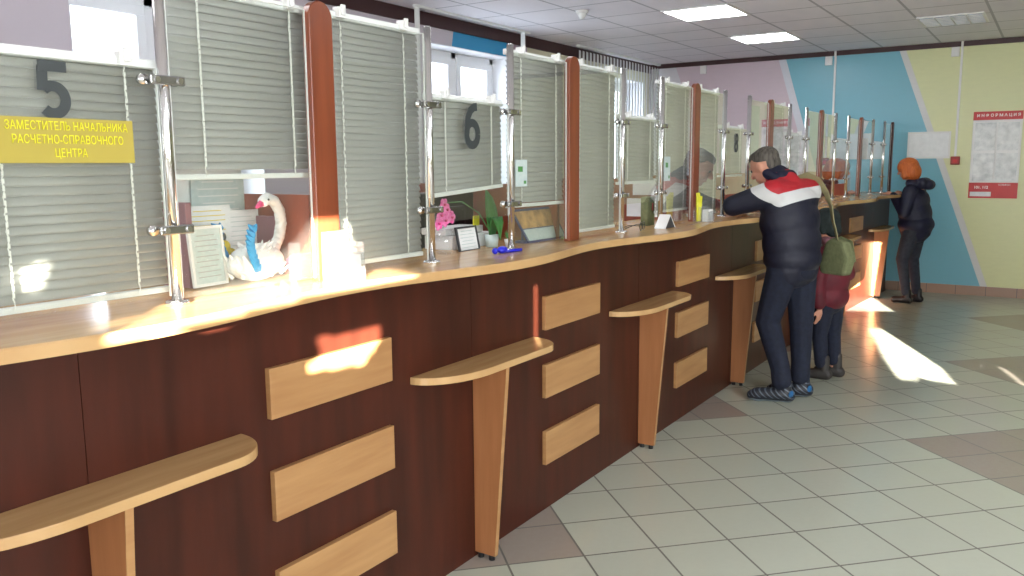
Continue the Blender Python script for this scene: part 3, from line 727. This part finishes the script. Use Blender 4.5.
sheet('poster', 5.87, gy(5.9)+.012, 1.50, .20, .38, 0, 0, 'grey_paper', 'pale green sheet hung high behind the glass right of the man\'s head', 'poster')
sheet('poster', 7.95, gy(7.95)+.012, 1.52, .22, .20, 0, 0, 'paper', 'white sheet behind the glass right of the fifth upright', 'poster', lines=(5, 'grey_paper', 1))
sheet('poster', 9.40, gy(9.4)+.012, 1.52, .30, .22, 0, 0, 'paper', 'pale sheet behind the farthest tall glass panes', 'poster', lines=(5, 'grey_paper', 1))
r = thing('computer_monitor', 'dark monitor with blue housing behind the far glass panes', 'monitor', (7.9, 2.3, .745), 0)
bm = B(); bx(bm, -.26, .26, -.02, .02, .24, .56); obj('housing', bm, 'blue_dark', r, bevel=.01)
bm = B(); bx(bm, -.03, .03, -.01, .01, .012, .26); obj('neck', bm, 'black', r)
bm = B(); bx(bm, -.12, .12, -.08, .08, 0, .012); obj('base', bm, 'black', r, bevel=.004)

# curtain track and vertical blinds at the left wall
r = thing('curtain_track', 'white curtain track on the ceiling before the recessed window', 'curtain track', (5.55, YL-.16, ZC))
bm = B(); bx(bm, 0, 1.78, -.02, .02, -.02, 0); obj('track', bm, 'white_plastic', r)
for a in (.02, 1.66):
    bm = B()
    for k in range(3): bx(bm, a+k*.008, a+k*.008+.003, -.02, .02, -1.7, -.02)
    obj('folded_blades', bm, 'white_plastic', r)
r = thing('vertical_blind', 'white vertical blind covering the farthest window in the corner', 'blind', (8.35, YL-.16, ZC))
bm = B(); bx(bm, 0, 2.25, -.02, .02, -.025, 0); obj('track', bm, 'white_plastic', r)
bm = B()
for k in range(26):
    cx = .05+k*.086; a = math.radians(14); c_, s_ = math.cos(a)*.044, math.sin(a)*.044
    prism(bm, [(cx-c_, -s_), (cx+c_, s_), (cx+c_, s_+.0015), (cx-c_, -s_+.0015)], 'z', -1.95, -.06)
obj('blades', bm, 'paper', r)

# ---------------------------------------------------------------- things on the far wall
r = thing('information_board', 'red information board with four silver pockets on the yellow-green wall', 'notice board', (XF, .60, 1.09))
bm = B(); bx(bm, -.012, 0, -.23, .24, 0, .94); obj('board', bm, 'steel_white', r)
bm = B(); bx(bm, -.015, -.0125, -.23, .24, .85, .94); obj('header', bm, 'rednotice', r)
bm = B(); bx(bm, -.015, -.0125, -.23, .24, 0, .17); fo = obj('footer', bm, 'rednotice', r)
bm = B(); bx(bm, -.017, -.0155, .02, .225, .02, .07); obj('blank_strip', bm, 'paper', r)
text('heading', 'И Н Ф О Р М А Ц И Я', .042, 'white_text', face_x(-.0165, 0, .897), r, .001)
text('caption', '101, 112', .04, 'white_text', face_x(-.0165, .12, .118), r, .001)
text('caption', 'ТЕЛЕФОН', .024, 'white_text', face_x(-.0165, -.1, .145), r, .0)
for y0 in (-.205, .015):
    for z0 in (.19, .52):
        bm = B(); v = bx(bm, -.022, -.0125, y0, y0+.20, z0, z0+.30); obj('pocket', bm, 'silver_sleeve', r)
r = thing('paper_notice', 'white framed paper notice on the wall above the woman\'s hood', 'notice', (XF, 1.27, 1.53))
bm = B(); bx(bm, -.012, 0, -.22, .22, 0, .30); obj('backing', bm, 'steel_white', r)
bm = B(); bx(bm, -.015, -.0125, -.20, .20, .02, .28); obj('sheet', bm, 'paper', r)
r = thing('alarm_call_point', 'small red alarm box under the thin white conduit', 'alarm box', (XF, .99, 1.46))
bm = B(); bx(bm, -.05, 0, -.045, .045, 0, .09); obj('housing', bm, 'redbox', r, bevel=.006)
bm = B(); bx(bm, -.053, -.0505, -.025, .025, .02, .06); obj('button_plate', bm, 'rednotice', r)
for y, z0, z1, lb in ((.995, 1.55, ZC-.0, 'thin white conduit running down to the red alarm box'), (2.325, 1.2, ZC-.0, 'thin white conduit on the blue wall behind the glass screens')):
    bm = B(); bx(bm, XF-.036, XF-.021, y-.011, y+.011, ZC-.06, z1); bx(bm, XF-.016, XF, y-.011, y+.011, z0, ZC-.058); bx(bm, XF-.036, XF, y-.011, y+.011, ZC-.072, ZC-.056)
    tag(obj('wall_conduit', bm, 'steel_white'), lb, 'conduit')
for y, lb in ((3.95, 'small white junction box under the cornice over the lilac wall'), (2.40, 'small white junction box at the top of the blue wall'), (1.06, 'small white junction box at the top of the yellow-green wall')):
    bm = B(); bx(bm, XF-.03, XF, y-.04, y+.04, 2.64, 2.742); tag(obj('junction_box', bm, 'steel_white', bevel=.004), lb, 'junction box')

# ---------------------------------------------------------------- people
def capsule(bm, a, b, ra, rb=None, sub=2):
    rb = ra if rb is None else rb; t_ = bmesh.new()
    sph(t_, a, ra, sub); sph(t_, b, rb, sub)
    res = bmesh.ops.convex_hull(t_, input=t_.verts)
    dead = [e for e in res['geom_interior'] if isinstance(e, bmesh.types.BMVert)]
    bmesh.ops.delete(t_, geom=dead, context='VERTS')
    me = bpy.data.meshes.new('x'); t_.to_mesh(me); t_.free(); bm.from_mesh(me); bpy.data.meshes.remove(me)
def grow(name, prims, m, parent, voxel=.008, smooth=3, clip=None):
    bm = B()
    for p in prims:
        if p[0] == 'c': capsule(bm, *p[1:])
        else: sph(bm, p[1], p[2], 3, p[3] if len(p) > 3 else None)
    me = bpy.data.meshes.new(name); bm.to_mesh(me); bm.free()
    t_ = bpy.data.objects.new('tmp', me); C.objects.link(t_)
    rm = t_.modifiers.new('r', 'REMESH'); rm.mode = 'VOXEL'; rm.voxel_size = voxel
    sm = t_.modifiers.new('s', 'SMOOTH'); sm.iterations = smooth; sm.factor = .5
    bpy.context.view_layer.update()
    m2 = bpy.data.meshes.new_from_object(t_.evaluated_get(bpy.context.evaluated_depsgraph_get()))
    bpy.data.objects.remove(t_); bpy.data.meshes.remove(me); m2.name = name
    m2.materials.clear(); m2.materials.append(M[m] if isinstance(m, str) else m)
    m2.polygons.foreach_set('use_smooth', [True]*len(m2.polygons))
    o = bpy.data.objects.new(name, m2); C.objects.link(o); o.parent = parent
    return o
def head(c, r, fwd, tiltdown):
    """head primitives; c centre, r scale (0.1 = adult), fwd unit vector the face looks to"""
    c = Vector(c); f = Vector(fwd).normalized(); s = Vector((0, 0, 1)).cross(f).normalized(); u = f.cross(s)
    q = Matrix((f, s, u)).transposed().to_quaternion()
    P = lambda a, b, d: c + f*a*r + s*b*r + u*d*r
    out = [('s', P(-.05, 0, .15), (.92*r, .74*r, .90*r), q), ('s', P(.15, 0, -.45), (.66*r, .58*r, .66*r), q), ('s', P(.45, 0, -.92), (.26*r, .28*r, .20*r), q),
           ('c', P(.78, 0, .05), P(1.0, 0, -.28), .10*r, .15*r), ('s', P(.74, 0, -.62), (.14*r, .26*r, .08*r), q), ('s', P(.80, 0, .18), (.12*r, .5*r, .10*r), q)]
    for sg_ in (-1, 1):
        out += [('s', P(-.05, .74*sg_, -.12), (.18*r, .12*r, .30*r), q), ('s', P(.58, .34*sg_, -.25), (.22*r, .22*r, .20*r), q)]
    eyes = [P(.76, .30*sg_, .02) for sg_ in (-1, 1)]
    return out, eyes, P, q
def hand(base, direction, palm, size=1.0, curl=.5):
    """palm + five separate fingers"""
    d = Vector(direction).normalized(); n = Vector(palm).normalized(); s = d.cross(n).normalized(); b = Vector(base)
    out = [('c', b, b+d*.03*size, .022*size, .026*size)]
    for k in range(4):
        o = (k-1.5)*.018*size; L = (.036, .042, .040, .030)[k]*size
        p0 = b + d*.05*size + s*o; p1 = p0 + (d+n*curl*.6).normalized()*L; p2 = p1 + (d+n*curl*1.6).normalized()*L*.75
        out += [('c', b + d*.01*size + s*o*.7, p0, .012*size, .0105*size), ('c', p0, p1, .0088*size, .0082*size), ('c', p1, p2, .0080*size, .0068*size)]
    t0 = b + s*-.024*size + d*.008*size; t1 = t0 + (s*-1+d*.8+n*.4).normalized()*.034*size; t2 = t1 + (d+n*.5-s*.2).normalized()*.028*size
    out += [('c', t0, t1, .012*size, .010*size), ('c', t1, t2, .0098*size, .008*size)]
    return out
def shoe_prims(a, d, L, w_, h):
    """a: ankle ground point, d: direction"""
    d = Vector(d).normalized(); a = Vector(a); z = Vector((0, 0, 1))
    return [('c', a - d*.04 + z*w_, a + d*.02 + z*w_*1.1, w_, w_*1.05), ('c', a + d*.02 + z*w_*1.0, a + d*(L*.55) + z*w_*.9, w_*1.0, w_*.9), ('c', a+d*(L*.5)+z*w_*.8, a + d*(L-.09) + z*w_*.72, w_*.95, w_*.7),
            ('c', a - d*.02 + z*h*.5, a - d*.02 + z*h, w_*.95, w_*.9)]

# ---- the man leaning on the counter
man = thing('person', 'man in navy, red and white jacket leaning on the counter with an olive shoulder bag', 'person', (5.30, 1.36, 0), math.atan2(.917, .40))
hp, eyes, HP, hq = head((.212, .03, 1.468), .105, (.86, .12, -.42), 0)
body = list(hp)
body += [('c', (.11, 0, 1.36), (.19, .02, 1.43), .056, .052), ('c', (0, 0, .92), (.04, 0, 1.22), .12, .13), ('c', (.05, .14, 1.31), (.05, -.14, 1.31), .07, .07),
         ('c', (.05, .18, 1.31), (.24, .29, 1.21), .045, .038), ('c', (.24, .29, 1.205), (.345, .07, 1.20), .036, .026),
         ('c', (.04, -.19, 1.30), (.20, -.27, 1.14), .045, .038), ('c', (.20, -.27, 1.14), (.345, -.13, 1.19), .036, .026),
         ('c', (0, .09, .88), (.09, .10, .49), .075, .05), ('c', (.09, .10, .49), (-.035, .10, .10), .048, .035), ('c', (0, -.09, .88), (-.01, -.10, .48), .075, .05), ('c', (-.01, -.10, .48), (-.02, -.10, .10), .048, .035)]
body += hand((.355, .055, 1.195), (.6, -.75, -.05), (0, 0, -1), .95, .5) + hand((.355, -.12, 1.19), (.7, .7, -.1), (0, 0, -1), .95, .4)
grow('body', body, 'skin', man, .006, 2)
for e in eyes:
    bm = B(); sph(bm, e, .010, 2); obj('eye', bm, 'black', man, True)
# jacket with red yoke and a white band
mj = mat('jacket_bands', (24, 28, 52), .6); t = NT(mj); X = t.xyz()
lean = t.math('ADD', t.math('ADD', X[2], t.math('MULTIPLY', X[0], .42)), t.math('MULTIPLY', X[1], .12))   # bands run along the leaning back
ylat = t.math('MINIMUM', t.math('MULTIPLY', t.math('MAXIMUM', t.math('SUBTRACT', t.math('ABSOLUTE', X[1]), .155), 0), 16), 1)
hh = t.math('SUBTRACT', lean, t.math('MULTIPLY', ylat, t.math('MULTIPLY', t.math('MAXIMUM', t.math('ADD', X[0], .04), 0), 1.15)))
nz = t.n('ShaderNodeTexNoise'); nz.inputs['Scale'].default_value = 9; t.l(t.obj(), nz.inputs['Vector'])
col = t.mix(nz.outputs[0], lin((12, 15, 34)), lin((19, 22, 44)))
col = t.mix(t.math('GREATER_THAN', hh, 1.228), col, lin((206, 206, 206)))
col = t.mix(t.math('GREATER_THAN', hh, 1.308), col, lin((178, 30, 42)))
col = t.mix(t.math('GREATER_THAN', hh, 1.475), col, lin((15, 18, 42)))
t.l(col, t.b.inputs['Base Color'])
bp = t.n('ShaderNodeBump'); bp.inputs['Strength'].default_value = .35; bp.inputs['Distance'].default_value = .01
n2 = t.n('ShaderNodeTexNoise'); n2.inputs['Scale'].default_value = 22; t.l(t.obj(), n2.inputs['Vector'])
wv = t.n('ShaderNodeMath', operation='SINE'); t.l(t.math('MULTIPLY', X[2], 70), wv.inputs[0])
t.l(t.math('ADD', n2.outputs[0], t.math('MULTIPLY', wv.outputs[0], .12)), bp.inputs['Height']); t.l(bp.outputs[0], t.b.inputs['Normal'])
jk = [('s', (.0, 0, .90), (.165, .195, .12)), ('s', (.01, 0, 1.00), (.165, .20, .18)), ('s', (.03, 0, 1.13), (.165, .21, .18)), ('s', (.045, 0, 1.24), (.15, .22, .14)),
      ('c', (.03, .15, 1.30), (.03, -.15, 1.30), .092, .092), ('c', (.07, 0, 1.34), (.135, .01, 1.405), .10, .078),
      ('c', (.04, .175, 1.30), (.235, .29, 1.225), .085, .066), ('c', (.235, .29, 1.225), (.33, .10, 1.21), .064, .048),
      ('c', (.03, -.17, 1.30), (.19, -.27, 1.16), .082, .062), ('c', (.19, -.27, 1.16), (.33, -.15, 1.21), .060, .045),
      ('c', (-.005, .06, .83), (-.005, -.06, .83), .125, .125)]
grow('jacket', jk, mj, man, .009, 4)
grow('collar', [('c', (.085, .045, 1.385), (.165, .055, 1.425), .048, .04), ('c', (.085, -.045, 1.385), (.165, -.04, 1.425), .048, .04), ('c', (.075, .03, 1.395), (.075, -.03, 1.395), .055, .055)], 'navy', man, .007, 3)
grow('trousers', [('s', (-.005, 0, .84), (.135, .165, .11)), ('c', (0, .085, .82), (.09, .10, .50), .105, .078), ('c', (.09, .10, .50), (-.02, .10, .22), .076, .062), ('c', (-.02, .10, .22), (-.035, .10, .135), .062, .064),
                  ('c', (0, -.085, .82), (-.01, -.10, .49), .105, .078), ('c', (-.01, -.10, .49), (-.02, -.10, .22), .076, .062), ('c', (-.02, -.10, .22), (-.02, -.10, .135), .062, .064)], 'denim', man, .009, 3)
hair = [('s', HP(-.20, 0, .42), (.089, .082, .074), hq), ('s', HP(-.48, 0, .0), (.054, .066, .066), hq), ('s', HP(.12, 0, .66), (.074, .064, .044), hq)]
grow('hair', hair, 'hair_grey', man, .005, 2)
msh = mat('trainer_stripes', (30, 34, 44), .5); t = NT(msh); X = t.xyz()
st_ = t.math('GREATER_THAN', t.math('SINE', t.math('MULTIPLY', t.math('ADD', X[0], t.math('MULTIPLY', X[2], -1.0)), 210)), .55)
bd = t.math('MULTIPLY', t.math('LESS_THAN', X[2], .026), 1)
col = t.mix(t.math('MULTIPLY', st_, t.math('GREATER_THAN', X[2], .03)), lin((26, 30, 40)), lin((84, 92, 104)))
col = t.mix(t.math('LESS_THAN', X[2], .016), col, lin((120, 132, 142)))
t.l(col, t.b.inputs['Base Color'])
fd = (.79, .61, 0)
for s_, a in ((1, (-.035, .10, 0)), (-1, (-.02, -.10, 0))):
    sh = grow('shoe', shoe_prims(a, fd, .265, .047, .11), msh, man, .006, 2)
    A = Vector(a); d_ = Vector(fd).normalized(); sd_ = Vector((0, 0, 1)).cross(d_)
    grow('heel_patch', [('s', A - d_*.055 + Vector((0, 0, .058)), (.023, .0485, .028), Matrix((d_, sd_, (0, 0, 1))).transposed().to_quaternion())], 'shoe_blue', sh, .005, 1)
# shoulder bag held by the man
bag = thing('shoulder_bag', 'olive canvas shoulder bag hanging behind the man\'s hip', 'bag', man.location, man.rotation_euler.z)
bm = B(); prism(bm, [(-.095, .02), (.09, -.01), (.11, .04), (.09, .20), (.045, .235), (-.05, .225), (-.11, .13)], 'y', -.04, .04)
bmesh.ops.transform(bm, matrix=Matrix.Translation((-.125, -.262, .785)) @ Matrix.Rotation(-.12, 4, 'Z') @ Matrix.Rotation(-.15, 4, 'Y'), verts=bm.verts); bb = obj('pouch', bm, 'olive', bag, bevel=.02)
bm = B(); prism(bm, [(-.105, .11), (.105, .07), (.09, .205), (.045, .24), (-.05, .23)], 'y', -.046, -.041)
bmesh.ops.transform(bm, matrix=Matrix.Translation((-.125, -.262, .785)) @ Matrix.Rotation(-.12, 4, 'Z') @ Matrix.Rotation(-.15, 4, 'Y'), verts=bm.verts); obj('flap', bm, 'olive', bag, bevel=.002)
def strapbm(pts, wid, th):
    bm = B(); rr = []
    pts = [Vector(p) for p in pts]
    for i, p in enumerate(pts):
        d = (pts[min(i+1, len(pts)-1)]-pts[max(i-1, 0)]).normalized(); n = Vector((p.x-.03, p.y, 0)).normalized(); s = d.cross(n).normalized(); n = s.cross(d)
        rr.append([bm.verts.new(p+s*a*wid+n*b*th) for a, b in ((-1, -1), (1, -1), (1, 1), (-1, 1))])
    for a, b in zip(rr, rr[1:]):
        for k in range(4): bm.faces.new((a[k], a[(k+1) % 4], b[(k+1) % 4], b[k]))
    bm.faces.new(rr[0]); bm.faces.new(rr[-1][::-1]); return bm
obj('strap', strapbm([(.12, -.15, 1.375), (.05, -.175, 1.405), (-.02, -.195, 1.375), (-.075, -.205, 1.30), (-.12, -.195, 1.22), (-.135, -.20, 1.13), (-.145, -.225, 1.05), (-.14, -.25, .995)], .025, .003), 'strap', bag)

# ---- the child behind him
kid = thing('person', 'child in burgundy jacket and dark knit hat standing behind the man', 'person', (5.97, 1.27, 0), math.atan2(.95, .30))
hp, eyes, HPk, kq = head((.05, 0, 1.06), .088, (.95, 0, -.25), 0)
kb = list(hp) + [('c', (.01, 0, .92), (.035, 0, .98), .04, .04), ('c', (0, 0, .60), (0, 0, .86), .08, .08), ('c', (0, .08, .87), (0, -.08, .87), .045, .045),
      ('c', (0, .11, .86), (.0, .15, .68), .032, .026), ('c', (.0, .15, .68), (-.02, .155, .51), .026, .018), ('c', (0, -.11, .86), (-.02, -.15, .70), .032, .026), ('c', (-.02, -.15, .70), (.10, -.12, .64), .026, .018),
      ('c', (0, .06, .55), (.02, .06, .32), .055, .038), ('c', (.02, .06, .32), (.0, .06, .08), .036, .026), ('c', (0, -.06, .55), (-.0, -.06, .32), .055, .038), ('c', (0, -.06, .32), (-.02, -.06, .08), .036, .026)]
kb += hand((-.02, .155, .50), (.05, 0, -1), (1, 0, 0), .85, .4) + hand((.12, -.115, .635), (1, .2, 0), (0, 0, -1), .7, .8)
grow('body', kb, 'skin', kid, .006, 2)
for e in eyes:
    bm = B(); sph(bm, e, .009, 2); obj('eye', bm, 'black', kid, True)
grow('jacket', [('s', (0, 0, .58), (.125, .145, .11)), ('s', (0, 0, .70), (.125, .145, .15)), ('s', (0, 0, .82), (.115, .145, .12)), ('c', (0, .095, .87), (0, -.095, .87), .062, .062), ('s', (-.07, 0, .93), (.07, .085, .05)),
                ('c', (0, .12, .86), (.0, .165, .68), .058, .05), ('c', (.0, .165, .68), (-.02, .16, .54), .05, .04), ('c', (0, -.12, .86), (-.03, -.17, .72), .058, .055), ('c', (-.03, -.17, .72), (.08, -.13, .655), .054, .04)], 'burgundy', kid, .009, 4)
grow('knit_hat', [('s', HPk(-.12, 0, .40), (.098, .090, .088), kq), ('c', HPk(-.55, .2, -.5), HPk(-.4, .2, .3), .045, .06), ('c', HPk(-.55, -.2, -.5), HPk(-.4, -.2, .3), .045, .06), ('c', HPk(-.1, .75, -.4), HPk(-.1, .6, .2), .025, .04), ('c', HPk(-.1, -.75, -.4), HPk(-.1, -.6, .2), .025, .04)], 'knit', kid, .006, 2)
grow('scarf', [('c', (.0, .05, .955), (.05, .02, .96), .034, .034), ('c', (.0, -.05, .955), (.05, -.02, .96), .034, .034), ('c', (-.03, .02, .955), (-.03, -.02, .955), .036, .036)], 'mauve', kid, .006, 2)
grow('trousers', [('s', (0, 0, .54), (.095, .115, .09)), ('c', (0, .06, .52), (.025, .065, .32), .072, .056), ('c', (.025, .065, .32), (0, .065, .12), .054, .048), ('c', (0, -.06, .52), (0, -.065, .32), .072, .056), ('c', (0, -.065, .32), (-.02, -.065, .12), .054, .048)], 'denim', kid, .008, 3)
for a in ((0, .065, 0), (-.02, -.065, 0)):
    grow('boot', shoe_prims(a, (1, .3, 0), .19, .038, .15), 'boot', kid, .006, 2)

# ---- the woman at the far end
wo = thing('person', 'red-haired woman in a navy hooded jacket standing at the far end of the counter', 'person', (9.75, 1.27, 0), math.atan2(.985, .17))
hp, eyes, HPw, wq = head((.085, .0, 1.415), .094, (.97, 0, -.22), 0)
wb = list(hp) + [('c', (.01, 0, 1.26), (.055, 0, 1.33), .045, .045), ('c', (-.02, 0, .90), (-.01, 0, 1.15), .10, .10), ('c', (0, .12, 1.19), (0, -.12, 1.19), .055, .055),
      ('c', (0, .15, 1.18), (.04, .19, .96), .04, .034), ('c', (.04, .19, .96), (.19, .13, 1.15), .032, .022), ('c', (0, -.15, 1.18), (.04, -.19, .96), .04, .034), ('c', (.04, -.19, .96), (.17, -.12, 1.13), .032, .022),
      ('c', (-.02, .08, .86), (.05, .08, .47), .075, .045), ('c', (.05, .08, .47), (.0, .08, .12), .042, .03), ('c', (-.02, -.08, .86), (.0, -.08, .47), .075, .045), ('c', (0, -.08, .47), (-.06, -.08, .12), .042, .03)]
wb += hand((.20, .125, 1.165), (.95, -.2, .05), (0, 0, -1), .85, .5) + hand((.18, -.115, 1.165), (.9, .3, .1), (0, 0, -1), .85, .5)
grow('body', wb, 'skin', wo, .006, 2)
for e in eyes:
    bm = B(); sph(bm, e, .009, 2); obj('eye', bm, 'black', wo, True)
grow('hair', [('s', HPw(-.15, 0, .32), (.108, .094, .092), wq), ('s', HPw(-.55, 0, -.35), (.082, .094, .105), wq), ('c', HPw(.15, .62, .1), HPw(.12, .66, -.75), .030, .034), ('c', HPw(.15, -.62, .1), HPw(.12, -.66, -.75), .030, .034), ('s', HPw(-.35, 0, -.75), (.065, .082, .05), wq)], 'hair_ginger', wo, .006, 2)
grow('jacket', [('s', (-.035, 0, .84), (.18, .195, .12)), ('c', (-.035, 0, .80), (-.02, 0, .98), .165, .16), ('s', (-.02, 0, .95), (.165, .185, .17)), ('s', (-.01, 0, 1.08), (.145, .18, .15)), ('c', (-.0, .13, 1.19), (0, -.13, 1.19), .075, .075), ('c', (0, 0, 1.24), (.03, 0, 1.27), .08, .065),
                ('c', (0, .15, 1.18), (.03, .20, .97), .074, .062), ('c', (.03, .20, .97), (.165, .135, 1.14), .060, .042), ('c', (0, -.15, 1.18), (.03, -.20, .97), .074, .062), ('c', (.03, -.20, .97), (.15, -.13, 1.12), .060, .042)], 'navy', wo, .009, 4)
grow('hood', [('c', (-.09, .06, 1.27), (-.09, -.06, 1.27), .062, .062), ('c', (-.14, .03, 1.255), (-.14, -.03, 1.255), .055, .055), ('c', (-.03, .085, 1.26), (.03, .07, 1.27), .04, .03), ('c', (-.03, -.085, 1.26), (.03, -.07, 1.27), .04, .03)], 'navy', wo, .008, 3)
grow('jeans', [('s', (-.03, 0, .84), (.125, .155, .10)), ('c', (-.03, .08, .80), (.055, .085, .47), .098, .064), ('c', (.055, .085, .47), (.0, .08, .12), .062, .046), ('c', (-.03, -.08, .80), (.0, -.085, .47), .098, .064), ('c', (0, -.085, .47), (-.055, -.08, .12), .062, .046)], 'denim_grey', wo, .008, 3)
for a in ((.0, .08, 0), (-.06, -.08, 0)):
    grow('boot', shoe_prims(a, (1, 0, 0), .215, .037, .13), 'boot_black', wo, .006, 2)
